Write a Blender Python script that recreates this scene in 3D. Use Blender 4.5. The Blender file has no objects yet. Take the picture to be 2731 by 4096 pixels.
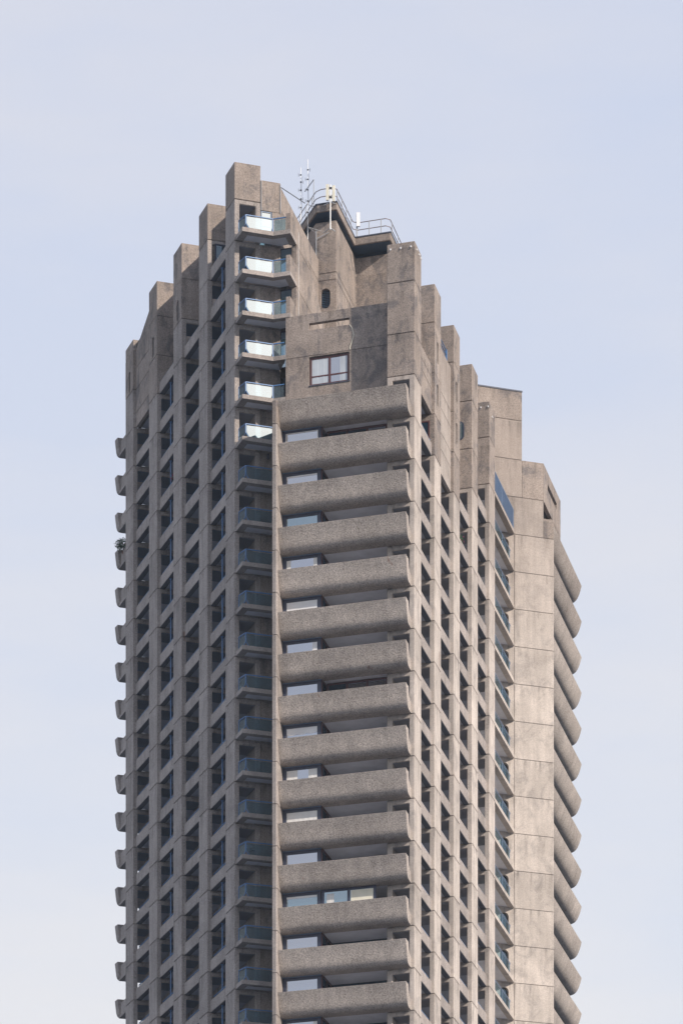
import bpy, bmesh, math, random
from mathutils import Vector, Matrix

random.seed(7)
S = bpy.context.scene
C = S.collection

# ------------------------------------------------------------------ camera
cam_d = bpy.data.cameras.new('camera')
cam = bpy.data.objects.new('camera', cam_d)
C.objects.link(cam)
S.camera = cam
cam.location = (0, 0, 1.7)                      # eye height, lens axis kept level (shift lens)
cam.rotation_euler = (math.radians(90), 0, 0)
cam_d.sensor_fit = 'HORIZONTAL'
cam_d.sensor_width = 36.0
cam_d.lens = 36.0 * 14360 / 2731
cam_d.shift_x = 847 / 2731
cam_d.shift_y = (8165 - 2048) / 2731
cam_d.clip_start = 1.0
cam_d.clip_end = 12000

# ------------------------------------------------------------------ sky and sun
SUN_AZ = 48.0      # degrees to the right of the direction from tower to camera
SUN_EL = 28.0
sun_dir = Vector((math.sin(math.radians(SUN_AZ)) * math.cos(math.radians(SUN_EL)),
                  -math.cos(math.radians(SUN_AZ)) * math.cos(math.radians(SUN_EL)),
                  math.sin(math.radians(SUN_EL))))
world = bpy.data.worlds.new('World')
S.world = world
world.use_nodes = True
wn = world.node_tree
wn.nodes.clear()


def N(nt, typ, **kw):
    n = nt.nodes.new(typ)
    for k, v in kw.items():
        setattr(n, k, v)
    return n


out = N(wn, 'ShaderNodeOutputWorld')
bg = N(wn, 'ShaderNodeBackground')
bg.inputs['Strength'].default_value = 0.10
sky = N(wn, 'ShaderNodeTexSky', sky_type='NISHITA')
sky.sun_disc = False
sky.sun_elevation = math.radians(SUN_EL)
sky.sun_rotation = math.atan2(sun_dir.x, sun_dir.y)
sky.altitude = 50
sky.air_density = 1.0
sky.dust_density = 2.5
sky.ozone_density = 2.0
tc = N(wn, 'ShaderNodeTexCoord')
sep = N(wn, 'ShaderNodeSeparateXYZ')
wn.links.new(tc.outputs['Generated'], sep.inputs[0])
# thin veil of high cloud: colour over elevation
ramp = N(wn, 'ShaderNodeValToRGB')
ramp.color_ramp.elements[0].position = 0.20
ramp.color_ramp.elements[0].color = (8.75, 8.85, 9.25, 1)
ramp.color_ramp.elements[1].position = 0.50
ramp.color_ramp.elements[1].color = (7.15, 7.5, 8.75, 1)
e3 = ramp.color_ramp.elements.new(1.0)
e3.color = (3.6, 5.2, 8.6, 1)
wn.links.new(sep.outputs['Z'], ramp.inputs[0])
mp = N(wn, 'ShaderNodeMapping')
mp.inputs['Scale'].default_value = (3.0, 3.0, 11.0)
wn.links.new(tc.outputs['Generated'], mp.inputs[0])
nz = N(wn, 'ShaderNodeTexNoise')
nz.inputs['Scale'].default_value = 1.6
nz.inputs['Detail'].default_value = 5
nz.inputs['Roughness'].default_value = 0.55
wn.links.new(mp.outputs[0], nz.inputs[0])
cr = N(wn, 'ShaderNodeValToRGB')
cr.color_ramp.elements[0].position = 0.38
cr.color_ramp.elements[0].color = (0.925, 0.965, 1.02, 1)
cr.color_ramp.elements[1].position = 0.66
cr.color_ramp.elements[1].color = (1.055, 1.035, 1.0, 1)
wn.links.new(nz.outputs[0], cr.inputs[0])
mul = N(wn, 'ShaderNodeMixRGB', blend_type='MULTIPLY')
mul.inputs[0].default_value = 1
wn.links.new(ramp.outputs[0], mul.inputs[1])
wn.links.new(cr.outputs[0], mul.inputs[2])
mixs = N(wn, 'ShaderNodeMixRGB')
mixs.inputs[0].default_value = 0.90
wn.links.new(sky.outputs[0], mixs.inputs[1])
wn.links.new(mul.outputs[0], mixs.inputs[2])
wn.links.new(mixs.outputs[0], bg.inputs[0])
wn.links.new(bg.outputs[0], out.inputs[0])

sun_l = bpy.data.lights.new('sun', 'SUN')
sun_l.energy = 4.7
sun_l.angle = math.radians(0.9)
sun_l.color = (1.0, 0.89, 0.78)
sun = bpy.data.objects.new('sun', sun_l)
C.objects.link(sun)
sun.location = (200, -100, 200)
sun.rotation_euler = (-sun_dir).to_track_quat('-Z', 'Y').to_euler()

S.view_settings.view_transform = 'Standard'
S.view_settings.look = 'None'
S.view_settings.exposure = 0.0
S.view_settings.gamma = 1.0
S.view_settings.use_curve_mapping = False
HAZE = 0.00012
S.cycles.max_bounces = 8
S.cycles.transparent_max_bounces = 16


# ------------------------------------------------------------------ materials
def newmat(name):
    m = bpy.data.materials.new(name)
    m.use_nodes = True
    nt = m.node_tree
    nt.nodes.clear()
    o = N(nt, 'ShaderNodeOutputMaterial')
    return m, nt, o


def concrete(name, base, dark, dirt=0.5, grain=0.3, bump=0.5, rust=True, pale=None, fine=13.0, soot=None, runs=0.45):
    m, nt, o = newmat(name)
    L = nt.links.new
    p = N(nt, 'ShaderNodeBsdfPrincipled')
    p.inputs['Roughness'].default_value = 0.93
    p.inputs['Specular IOR Level'].default_value = 0.2
    L(p.outputs[0], o.inputs[0])
    g = N(nt, 'ShaderNodeNewGeometry')
    P = g.outputs['Position']

    def noise(scale, detail, rough, sc=(1, 1, 1), dist=0.0):
        mpp = N(nt, 'ShaderNodeMapping')
        mpp.inputs['Scale'].default_value = sc
        L(P, mpp.inputs[0])
        n = N(nt, 'ShaderNodeTexNoise')
        n.inputs['Scale'].default_value = scale
        n.inputs['Detail'].default_value = detail
        n.inputs['Roughness'].default_value = rough
        n.inputs['Distortion'].default_value = dist
        L(mpp.outputs[0], n.inputs[0])
        return n.outputs[0]

    def rng(src, a, b, c, d):
        r = N(nt, 'ShaderNodeMapRange')
        r.inputs[1].default_value = a
        r.inputs[2].default_value = b
        r.inputs[3].default_value = c
        r.inputs[4].default_value = d
        L(src, r.inputs[0])
        return r.outputs[0]

    def mulv(a, b):
        q = N(nt, 'ShaderNodeMath', operation='MULTIPLY')
        L(a, q.inputs[0])
        L(b, q.inputs[1])
        return q.outputs[0]
    # bush-hammered aggregate: fine speckle
    sp = noise(fine, 3, 0.8)
    spk = rng(sp, 0.34, 0.66, 1 - grain, 1 + grain)
    patch = rng(noise(0.30, 5, 0.6, dist=0.4), 0.3, 0.7, 0.82, 1.14)
    streak = rng(noise(2.2, 4, 0.6, (1, 1, 0.09)), 0.3, 0.7, 0.88, 1.10)
    oi = N(nt, 'ShaderNodeObjectInfo')
    rnd = rng(oi.outputs['Random'], 0, 1, 0.91, 1.07)
    v = mulv(mulv(mulv(spk, patch), streak), rnd)
    # rain runs starting at the joint above: wear that repeats with the storeys but breaks up along them
    sz = N(nt, 'ShaderNodeSeparateXYZ')
    L(P, sz.inputs[0])
    fz = N(nt, 'ShaderNodeMath', operation='MULTIPLY_ADD')
    L(sz.outputs['Z'], fz.inputs[0])
    fz.inputs[1].default_value = 1 / 2.85
    fz.inputs[2].default_value = -1.7 / 2.85 - 0.25
    fr_ = N(nt, 'ShaderNodeMath', operation='FRACT')
    L(fz.outputs[0], fr_.inputs[0])
    near = rng(fr_.outputs[0], 0.45, 1.0, 0, 1)
    rn = rng(noise(2.6, 5, 0.65, (1, 1, 0.12), 0.3), 0.50, 0.68, 0, runs)
    run = rng(mulv(near, rn), 0, 1, 1, 0)
    v = mulv(v, run)
    # lichen and soot
    dm = noise(0.75, 8, 0.68, (1, 1, 0.8), 0.8)
    dmask = rng(dm, 0.50, 0.62, 0, dirt)
    mix = N(nt, 'ShaderNodeMixRGB')
    mix.inputs[1].default_value = (*base, 1)
    mix.inputs[2].default_value = (*dark, 1)
    L(dmask, mix.inputs[0])
    col = mix.outputs[0]
    if pale:
        pm = rng(noise(1.7, 6, 0.7, (1, 1, 0.35), 1.2), 0.60, 0.72, 0, 0.55)
        mx = N(nt, 'ShaderNodeMixRGB')
        L(pm, mx.inputs[0])
        L(col, mx.inputs[1])
        mx.inputs[2].default_value = (*pale, 1)
        col = mx.outputs[0]
    if soot:
        # the exposed top storeys weather darker and browner
        z0, z1, scol, amt = soot
        sx = N(nt, 'ShaderNodeSeparateXYZ')
        L(P, sx.inputs[0])
        ad = N(nt, 'ShaderNodeMath', operation='MULTIPLY_ADD')
        L(noise(0.5, 6, 0.65, (1, 1, 0.5)), ad.inputs[0])
        ad.inputs[1].default_value = 9.0
        L(sx.outputs['Z'], ad.inputs[2])
        zm = rng(ad.outputs[0], z0 + 4.5, z1 + 4.5, 0, amt)
        mx = N(nt, 'ShaderNodeMixRGB')
        L(zm, mx.inputs[0])
        L(col, mx.inputs[1])
        mx.inputs[2].default_value = (*scol, 1)
        col = mx.outputs[0]
    sc = N(nt, 'ShaderNodeVectorMath', operation='SCALE')
    L(col, sc.inputs[0])
    L(v, sc.inputs['Scale'])
    col = sc.outputs[0]
    if rust:
        rm = rng(noise(1.15, 2, 0.5, (1, 1, 0.35)), 0.752, 0.775, 0, 0.5)
        mx = N(nt, 'ShaderNodeMixRGB')
        L(rm, mx.inputs[0])
        L(col, mx.inputs[1])
        mx.inputs[2].default_value = (0.16, 0.06, 0.03, 1)
        col = mx.outputs[0]
    L(col, p.inputs['Base Color'])
    b = N(nt, 'ShaderNodeBump')
    b.inputs['Strength'].default_value = bump
    b.inputs['Distance'].default_value = 0.05
    L(sp, b.inputs['Height'])
    L(b.outputs[0], p.inputs['Normal'])
    return m


def plain(name, col, rough=0.6, metal=0.0, spec=0.4, var=0.08):
    m, nt, o = newmat(name)
    p = N(nt, 'ShaderNodeBsdfPrincipled')
    p.inputs['Roughness'].default_value = rough
    p.inputs['Metallic'].default_value = metal
    p.inputs['Specular IOR Level'].default_value = spec
    g = N(nt, 'ShaderNodeNewGeometry')
    n = N(nt, 'ShaderNodeTexNoise')
    n.inputs['Scale'].default_value = 1.3
    n.inputs['Detail'].default_value = 5
    nt.links.new(g.outputs['Position'], n.inputs[0])
    r = N(nt, 'ShaderNodeMapRange')
    r.inputs[1].default_value = 0.3
    r.inputs[2].default_value = 0.7
    r.inputs[3].default_value = 1 - var
    r.inputs[4].default_value = 1 + var
    nt.links.new(n.outputs[0], r.inputs[0])
    sc = N(nt, 'ShaderNodeVectorMath', operation='SCALE')
    sc.inputs[0].default_value = col
    nt.links.new(r.outputs[0], sc.inputs['Scale'])
    nt.links.new(sc.outputs[0], p.inputs['Base Color'])
    nt.links.new(p.outputs[0], o.inputs[0])
    return m


def mirror_glass(name, tint, fac, rough=0.02, dark=(0.02, 0.03, 0.045)):
    m, nt, o = newmat(name)
    d = N(nt, 'ShaderNodeBsdfDiffuse')
    d.inputs[0].default_value = (*dark, 1)
    g = N(nt, 'ShaderNodeBsdfGlossy')
    g.inputs[0].default_value = (*tint, 1)
    g.inputs['Roughness'].default_value = rough
    x = N(nt, 'ShaderNodeMixShader')
    x.inputs[0].default_value = fac
    nt.links.new(d.outputs[0], x.inputs[1])
    nt.links.new(g.outputs[0], x.inputs[2])
    # slight waviness of the panes
    ge = N(nt, 'ShaderNodeNewGeometry')
    n = N(nt, 'ShaderNodeTexNoise')
    n.inputs['Scale'].default_value = 0.7
    nt.links.new(ge.outputs['Position'], n.inputs[0])
    b = N(nt, 'ShaderNodeBump')
    b.inputs['Strength'].default_value = 0.25
    b.inputs['Distance'].default_value = 0.03
    nt.links.new(n.outputs[0], b.inputs['Height'])
    nt.links.new(b.outputs[0], g.inputs['Normal'])
    nt.links.new(x.outputs[0], o.inputs[0])
    return m


def clear_glass(name, tint, trans, gloss, rough, gcol=(1, 1, 1)):
    """wired / etched balcony glass: part see-through, part scattering, part mirror"""
    m, nt, o = newmat(name)
    t = N(nt, 'ShaderNodeBsdfTransparent')
    t.inputs[0].default_value = (*tint, 1)
    d = N(nt, 'ShaderNodeBsdfDiffuse')
    d.inputs[0].default_value = (0.30, 0.40, 0.44, 1)
    a = N(nt, 'ShaderNodeMixShader')
    a.inputs[0].default_value = 1 - trans
    nt.links.new(t.outputs[0], a.inputs[1])
    nt.links.new(d.outputs[0], a.inputs[2])
    g = N(nt, 'ShaderNodeBsdfGlossy')
    g.inputs[0].default_value = (*gcol, 1)
    g.inputs['Roughness'].default_value = rough
    b = N(nt, 'ShaderNodeMixShader')
    b.inputs[0].default_value = gloss
    nt.links.new(a.outputs[0], b.inputs[1])
    nt.links.new(g.outputs[0], b.inputs[2])
    nt.links.new(b.outputs[0], o.inputs[0])
    return m


M = {}
M['conc'] = concrete('bush_hammered_concrete', (0.355, 0.314, 0.286), (0.165, 0.15, 0.145), 0.26, 0.33, 0.5)
M['dirty'] = concrete('weathered_concrete', (0.312, 0.262, 0.226), (0.125, 0.118, 0.122), 0.66, 0.34, 0.5,
                      pale=(0.40, 0.34, 0.29))
M['clean'] = concrete('rain_washed_concrete', (0.495, 0.440, 0.392), (0.27, 0.245, 0.228), 0.50, 0.18, 0.3,
                      soot=(106.0, 121.0, (0.30, 0.252, 0.218), 0.90))
M['barrel'] = concrete('coarse_tooled_concrete', (0.435, 0.382, 0.338), (0.21, 0.19, 0.18), 0.22, 0.46, 0.9,
                       soot=(110.0, 116.0, (0.28, 0.242, 0.215), 0.7))
M['core'] = plain('dark_joint_concrete', (0.10, 0.09, 0.08), 0.95)  # dark backing visible in the open joints
M['head_shade'] = plain('blue_grey_head_shade', (0.12, 0.18, 0.26), 0.8)  # bluish shade inside the portals, put into the colour
M['under'] = plain('dark_grey_underside', (0.075, 0.085, 0.105), 0.9)  # dark tone of the spandrel undersides
M['bay_soffit'] = plain('grey_bay_soffit', (0.38, 0.41, 0.47), 0.85)
M['head_shade_grey'] = plain('grey_head_shade', (0.22, 0.24, 0.29), 0.8)  # paler version of the portal shade colour
M['soffit'] = plain('painted_soffit', (0.72, 0.73, 0.78), 0.85)
M['blue'] = plain('blue_paint', (0.065, 0.165, 0.34), 0.45)
M['bluelight'] = plain('pale_blue_paint', (0.17, 0.235, 0.34), 0.5)
M['screenblue'] = plain('screen_blue', (0.085, 0.145, 0.25), 0.5)
M['navy'] = plain('navy_window_paint', (0.035, 0.042, 0.075), 0.4)
M['red'] = plain('red_brown_timber', (0.095, 0.038, 0.040), 0.5)
M['galv'] = plain('galvanised_steel', (0.42, 0.43, 0.44), 0.45, 0.3)
M['rail'] = plain('weathered_handrail', (0.27, 0.23, 0.24), 0.5, 0.2)
M['cream'] = plain('cream_plastic', (0.78, 0.74, 0.60), 0.4)
M['white'] = plain('white_plastic', (0.80, 0.80, 0.80), 0.4)
M['black'] = plain('black_plastic', (0.03, 0.035, 0.05), 0.5)
M['coping'] = plain('lead_coping', (0.07, 0.08, 0.11), 0.6)
M['curtain'] = plain('white_net_curtain', (0.74, 0.73, 0.70), 0.9)
M['net'] = plain('grey_net_curtain', (0.46, 0.50, 0.54), 0.9)
M['blind'] = plain('cream_roller_blind', (0.80, 0.76, 0.62), 0.9)
M['wblind'] = plain('white_roller_blind', (0.80, 0.80, 0.80), 0.9)
M['louvre'] = plain('louvre_metal', (0.035, 0.075, 0.13), 0.5)
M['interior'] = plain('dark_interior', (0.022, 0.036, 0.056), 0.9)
M['glass'] = mirror_glass('window_glass', (0.80, 0.84, 0.93), 0.54)
M['tealglass'] = mirror_glass('teal_window_glass', (0.55, 0.68, 0.78), 0.5, 0.03, (0.03, 0.07, 0.09))
M['darkglass'] = mirror_glass('deep_recess_glass', (0.45, 0.6, 0.75), 0.14, 0.03, (0.012, 0.028, 0.045))
M['bglass'] = clear_glass('balcony_glass', (0.42, 0.60, 0.70), 0.95, 0.058, 0.30)
M['sglass'] = clear_glass('side_screen_glass', (0.66, 0.80, 0.86), 0.96, 0.035, 0.10)
M['leaf'] = plain('leaf_green', (0.035, 0.090, 0.040), 0.8, spec=0.05, var=0.4)
M['flower'] = plain('pink_flower', (0.45, 0.05, 0.16), 0.6)
M['pot'] = plain('terracotta', (0.25, 0.10, 0.06), 0.8)
M['ground'] = plain('city_ground', (0.072, 0.090, 0.120), 0.9, var=0.3)


# ------------------------------------------------------------------ mesh builder
class MB:
    def __init__(self):
        self.v = []
        self.f = []
        self.smooth = []

    def add(self, vs, fs, sm=False):
        b = len(self.v)
        self.v += [tuple(p) for p in vs]
        self.f += [tuple(b + i for i in f) for f in fs]
        self.smooth += [sm] * len(fs)
        return self

    def prism(self, poly, a, b, axis='z', sm=False):
        """poly is 2-D; axis z: (x,y) at z=a..b; axis y: (x,z) at y=a..b; axis x: (y,z) at x=a..b"""
        n = len(poly)
        if axis == 'z':
            g = lambda p, t: (p[0], p[1], t)
        elif axis == 'y':
            g = lambda p, t: (p[0], t, p[1])
        else:
            g = lambda p, t: (t, p[0], p[1])
        vs = [g(p, a) for p in poly] + [g(p, b) for p in poly]
        bidx = len(self.v)
        self.v += vs
        for i in range(n):
            j = (i + 1) % n
            self.f.append((bidx + i, bidx + j, bidx + n + j, bidx + n + i))
            self.smooth.append(sm)
        self.f.append(tuple(bidx + i for i in range(n)))
        self.f.append(tuple(bidx + n + i for i in range(n)))
        self.smooth += [False, False]
        return self

    def box(self, x0, x1, y0, y1, z0, z1):
        return self.prism([(x0, y0), (x1, y0), (x1, y1), (x0, y1)], z0, z1)

    def tube(self, p0, p1, r, n=6, r1=None):
        p0, p1 = Vector(p0), Vector(p1)
        d = (p1 - p0).normalized()
        u = d.orthogonal().normalized()
        w = d.cross(u)
        r1 = r if r1 is None else r1
        vs = []
        for p, rr in ((p0, r), (p1, r1)):
            for i in range(n):
                t = 2 * math.pi * i / n
                vs.append(p + (u * math.cos(t) + w * math.sin(t)) * rr)
        fs = [(i, (i + 1) % n, n + (i + 1) % n, n + i) for i in range(n)]
        fs += [tuple(range(n)), tuple(range(n, 2 * n))]
        return self.add(vs, fs, False)

    def path(self, pts, r, n=6):
        for a, b in zip(pts[:-1], pts[1:]):
            self.tube(a, b, r, n)
        return self

    def holed(self, rect, hole, a, b, axis='x', hole_depth=None):
        """plate between a..b along axis with a hole; rect=(u0,u1,w0,w1); hole=list of (u,w)
        ordered around; hole_depth: a blind niche floor at that coordinate."""
        u0, u1, w0, w1 = rect
        cu = sum(p[0] for p in hole) / len(hole)
        cw = sum(p[1] for p in hole) / len(hole)
        outer = []
        for (u, w) in hole:
            du, dw = u - cu, w - cw
            ts = []
            if du > 1e-9:
                ts.append((u1 - cu) / du)
            if du < -1e-9:
                ts.append((u0 - cu) / du)
            if dw > 1e-9:
                ts.append((w1 - cw) / dw)
            if dw < -1e-9:
                ts.append((w0 - cw) / dw)
            t = min(ts)
            outer.append([cu + du * t, cw + dw * t])
        # snap nearest outer points to the four corners
        for c in ((u0, w0), (u1, w0), (u1, w1), (u0, w1)):
            k = min(range(len(outer)), key=lambda i: (outer[i][0] - c[0]) ** 2 + (outer[i][1] - c[1]) ** 2)
            outer[k] = list(c)
        if axis == 'x':
            g = lambda p, t: (t, p[0], p[1])
        else:
            g = lambda p, t: (p[0], t, p[1])
        n = len(hole)
        hd = b if hole_depth is None else hole_depth
        vs = [g(p, a) for p in outer] + [g(p, a) for p in hole] + [g(p, hd) for p in hole] + [g(p, b) for p in outer]
        fs = []
        for i in range(n):
            j = (i + 1) % n
            fs.append((i, j, n + j, n + i))
            fs.append((n + i, n + j, 2 * n + j, 2 * n + i))
            fs.append((i, j, 3 * n + j, 3 * n + i))
            if hole_depth is None:
                fs.append((2 * n + i, 2 * n + j, 3 * n + j, 3 * n + i))
        if hole_depth is not None:
            fs.append(tuple(range(2 * n, 3 * n)))
            fs.append(tuple(range(3 * n, 4 * n)))
        return self.add(vs, fs)

    def mesh(self, name, mat, bevel=0.0, seg=1):
        me = bpy.data.meshes.new(name)
        me.from_pydata(self.v, [], self.f)
        for p, s in zip(me.polygons, self.smooth):
            p.use_smooth = s
        bm = bmesh.new()
        bm.from_mesh(me)
        bmesh.ops.recalc_face_normals(bm, faces=bm.faces)
        if bevel:
            es = [e for e in bm.edges if len(e.link_faces) == 2 and e.calc_face_angle(0) > 0.6]
            bmesh.ops.bevel(bm, geom=es, offset=bevel, segments=seg, affect='EDGES', profile=0.5,
                            clamp_overlap=True)
        bm.to_mesh(me)
        bm.free()
        me.materials.append(M[mat])
        return me


def oval(cu, cw, ru, rw, n=8):
    """stadium outline, counter-clockwise; rw is the half height"""
    pts = []
    s = rw - ru
    for i in range(n + 1):
        t = math.pi * i / n
        pts.append((cu + ru * math.cos(t), cw + s + ru * math.sin(t)))
    for i in range(n + 1):
        t = math.pi + math.pi * i / n
        pts.append((cu + ru * math.cos(t), cw - s + ru * math.sin(t)))
    return pts


def rectpts(u0, u1, w0, w1):
    m = lambda a, b: (a + b) / 2
    return [(u0, w0), (m(u0, u1), w0), (u1, w0), (u1, m(w0, w1)), (u1, w1), (m(u0, u1), w1), (u0, w1), (u0, m(w0, w1))]


# ------------------------------------------------------------------ frames of reference (metres)
H = 2.85                                              # storey height
ANG_L, ANG_R = math.radians(17.3), math.radians(-17.4)
LF = (7.166, 245.65, ANG_L)                           # left facade: x inward, y along the facade, away
RF = (19.109, 240.81, ANG_R)                          # right facade: -x inward, y away
PF = (29.27, 273.24, ANG_L)                           # broad blank panel at the right
BF = (32.41, 274.22, ANG_R)                           # barrel balconies beyond the panel
DF = (31.56, 273.95, ANG_R)                           # parapet wall over them
PA = (10.288, 246.85, ANG_R)                          # wall of the left wing facing right
T0 = Vector((18.0, 256.0, 0.0))


def ZL(l):
    return 1.7 + l * H


def ZJ(k):
    return 1.7 + (k + 0.25) * H


def W(fr, x, y, z=0.0):
    c, s = math.cos(fr[2]), math.sin(fr[2])
    return Vector((fr[0] + c * x - s * y, fr[1] + s * x + c * y, z))


def empty(name, loc, label=None, cat=None, group=None):
    o = bpy.data.objects.new(name, None)
    C.objects.link(o)
    o.location = loc
    o.empty_display_size = 1
    if label:
        o['label'] = label
    if cat:
        o['category'] = cat
    if group:
        o['group'] = group
    return o


tower = empty('apartment_tower', T0,
              'tall brutalist concrete apartment tower with sawtooth roofline and upswept balconies', 'tower')


def put(name, me, fr, z, x=0.0, y=0.0, label=None, stuff=False):
    """a part of the tower"""
    o = bpy.data.objects.new(name, me)
    C.objects.link(o)
    o.parent = tower
    w = W(fr, x, y, z)
    o.location = w - T0
    o.rotation_euler = (0, 0, fr[2])
    if label:
        o['label'] = label
    if stuff:
        o['kind'] = 'stuff'
    return o


def sub(name, me, par, z=0.0, x=0.0, y=0.0, label=None):
    o = bpy.data.objects.new(name, me)
    C.objects.link(o)
    o.parent = par
    o.location = (x, y, z)
    if label:
        o['label'] = label
    return o


IDF = (0.0, 0.0, 0.0)
KMIN = 22                     # lowest storey built in detail (just below the frame)
G = 0.017                     # half of a joint

# ------------------------------------------------------------------ ground
gm = MB().add([(-3000, -3000, 0), (3000, -3000, 0), (3000, 3500, 0), (-3000, 3500, 0)], [(0, 1, 2, 3)])
gr = bpy.data.objects.new('ground', gm.mesh('ground', 'ground'))
C.objects.link(gr)
gr['kind'] = 'structure'

# ------------------------------------------------------------------ solid body of the building
def body(poly, z0, z1, mat='interior', name='inner_structure', bevel=0.0):
    mb = MB().prism([(p.x - T0.x, p.y - T0.y) for p in poly], z0, z1)
    o = bpy.data.objects.new(name, mb.mesh(name, mat, bevel))
    C.objects.link(o)
    o.parent = tower
    return o


low = [W(LF, 2.4, 26.5), W(LF, 2.4, 0.45), W(PA, -0.1, 0.45), W(RF, -8.4, 2.75), W(RF, -2.3, 2.75),
       W(RF, -2.3, 31.0), W(PF, -2.3, 2.2), W(PF, 0.8, 2.2), W(BF, -2.2, 12.5), W(LF, 14, 32)]
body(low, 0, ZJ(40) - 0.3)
body([W(LF, 0.1, 25), W(LF, 0.1, 0.1), W(LF, 2.3, 0.1), W(RF, -9.3, -1.3), W(RF, -0.1, -0.1), W(RF, -0.1, 33),
      W(BF, -0.3, 13), W(LF, 10, 36)], 0, ZJ(KMIN) - 0.05, 'conc', 'lower_structure')
wing = [W(LF, 2.4, 26), W(LF, 2.4, 0.45), W(PA, -0.35, 0.3), W(PA, -0.35, 11.2), Vector((13.3, 266, 0)),
        Vector((8, 275, 0))]
body(wing, ZJ(40) - 0.28, ZL(44.45), 'dirty', 'wing_roof')
body([W(PF, -2.8, 0.45), W(PF, 2.05, 0.45), W(DF, -0.35, 7.0), W(DF, -6, 7.0)], ZJ(40) - 0.28, ZL(41.6), 'dirty',
     'stair_head')

# ------------------------------------------------------------------ column segments
def portal_poly(sx, w, h):
    leg, head = 0.37, 0.31
    p = [(0, G), (leg, G), (leg, h - head), (w - leg, h - head), (w - leg, G), (w, G), (w, h - G), (0, h - G)]
    return [(sx * a, b) for a, b in p]


def portal_mesh(sx, dep, mat, name='column_frame'):
    mb = MB().prism(portal_poly(sx, 1.9, H), 0, dep, 'y')
    x0, x1 = sorted((sx * 0.41, sx * 1.49))
    mb.box(x0, x1, 0.06, dep - 0.06, H - 0.03, H + 0.08)          # threshold under the next floor
    return mb.mesh(name, mat, 0.035, 1)


def block_mesh(sx, dep, h, mat, top=False, name='column_block', z0=G):
    mb = MB()
    mb.box(min(0, sx * 1.9), max(0, sx * 1.9), 0, dep, z0, h - (0 if top else G))
    return mb.mesh(name, mat, 0.03, 1)


def niche_mesh(sx, dep, h, cz, rz, mat):
    """solid block whose outer face has a tall rounded niche"""
    mb = MB()
    a = 0.0
    hole = oval(dep / 2 - 0.05, cz, 0.24, rz)
    mb.holed((0, dep, G, h - G), hole, 0.0, sx * 1.9, 'x', sx * 0.42)
    return mb.mesh('niche_block', mat)


DL, DR, PL, PR = 1.9, 2.0, 5.81, 6.17
mL = {m: portal_mesh(1, DL, m) for m in ('conc', 'dirty')}
mR = {m: portal_mesh(-1, DR, m) for m in ('conc', 'clean', 'dirty')}
capL = block_mesh(1, DL, 0.89 * H, 'dirty', True, 'column_cap')
capL1 = block_mesh(1, DL, 0.31 * H, 'dirty', True, 'column_cap')
blkL = block_mesh(1, DL, H, 'dirty')
nicL = niche_mesh(1, DL, H, 0.32 * H, 0.27 * H, 'dirty')
HT = 1.21 * H
capR = block_mesh(-1, DR, (42.385 - 41.46) * H, 'dirty', True, 'column_cap')
blkRT = block_mesh(-1, DR, HT, 'dirty')
blkR = block_mesh(-1, DR, H, 'dirty')
nicRT = niche_mesh(-1, DR, HT, 0.60 * H, 0.27 * H, 'dirty')
nicR = niche_mesh(-1, DR, H, 0.575 * H, 0.27 * H, 'dirty')


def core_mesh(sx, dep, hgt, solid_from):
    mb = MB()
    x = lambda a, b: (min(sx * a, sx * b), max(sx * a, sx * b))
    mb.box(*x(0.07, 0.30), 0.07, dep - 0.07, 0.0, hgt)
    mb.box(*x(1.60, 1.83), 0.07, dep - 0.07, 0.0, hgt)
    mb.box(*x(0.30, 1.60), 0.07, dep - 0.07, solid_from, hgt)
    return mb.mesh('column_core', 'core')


zb = ZJ(KMIN)
shadeL = MB().box(0.39, 1.51, 0.10, DL - 0.10, H - 0.335, H - 0.312).mesh('head_shade_plate', 'head_shade')  # added thin plates, coloured like the shade under the portal heads
shadeR = MB().box(-1.51, -0.39, 0.10, DR - 0.10, H - 0.335, H - 0.312).mesh('head_shade_plate', 'head_shade_grey')
shadeC = MB().box(0.39, 1.51, 0.10, DL - 0.10, H - 0.335, H - 0.312).mesh('head_shade_plate', 'head_shade_grey')
for i in range(5):
    y = PL * i
    top = 45.14 if i < 4 else 44.56
    first_solid = {0: 44, 1: 44, 2: 43, 3: 42, 4: 43}[i]
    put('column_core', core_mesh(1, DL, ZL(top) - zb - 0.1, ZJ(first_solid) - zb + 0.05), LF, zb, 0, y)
    put('column_cap', capL if i < 4 else capL1, LF, ZJ(44), 0, y)
    for k in range(43, KMIN - 1, -1):
        if k >= first_solid:
            niche = (i in (2, 3, 4) and k == 43)
            put('niche_block' if niche else 'column_block', nicL if niche else blkL, LF, ZJ(k), 0, y)
        else:
            put('column_frame', mL['conc'], LF, ZJ(k), 0, y)
            put('head_shade_plate', shadeC if i == 0 else shadeL, LF, ZJ(k), 0, y)
for j in range(5):
    y = PR * j
    first_solid = {0: 39, 1: 38, 2: 38, 3: 39, 4: 40}[j]
    put('column_core', core_mesh(-1, DR, ZL(42.385) - zb - 0.1, ZJ(first_solid) - zb + 0.05), RF, zb, 0, y)
    put('column_cap', capR, RF, ZL(41.46), 0, y)
    put('niche_block' if j in (1, 2) else 'column_block', nicRT if j in (1, 2) else blkRT, RF, ZJ(40), 0, y)
    for k in range(39, KMIN - 1, -1):
        if k >= first_solid:
            niche = (j in (1, 2) and k == 39)
            put('niche_block' if niche else 'column_block', nicR if niche else blkR, RF, ZJ(k), 0, y)
        else:
            put('column_frame', mR['clean'], RF, ZJ(k), 0, y)
            put('head_shade_plate', shadeR, RF, ZJ(k), 0, y)

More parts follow.
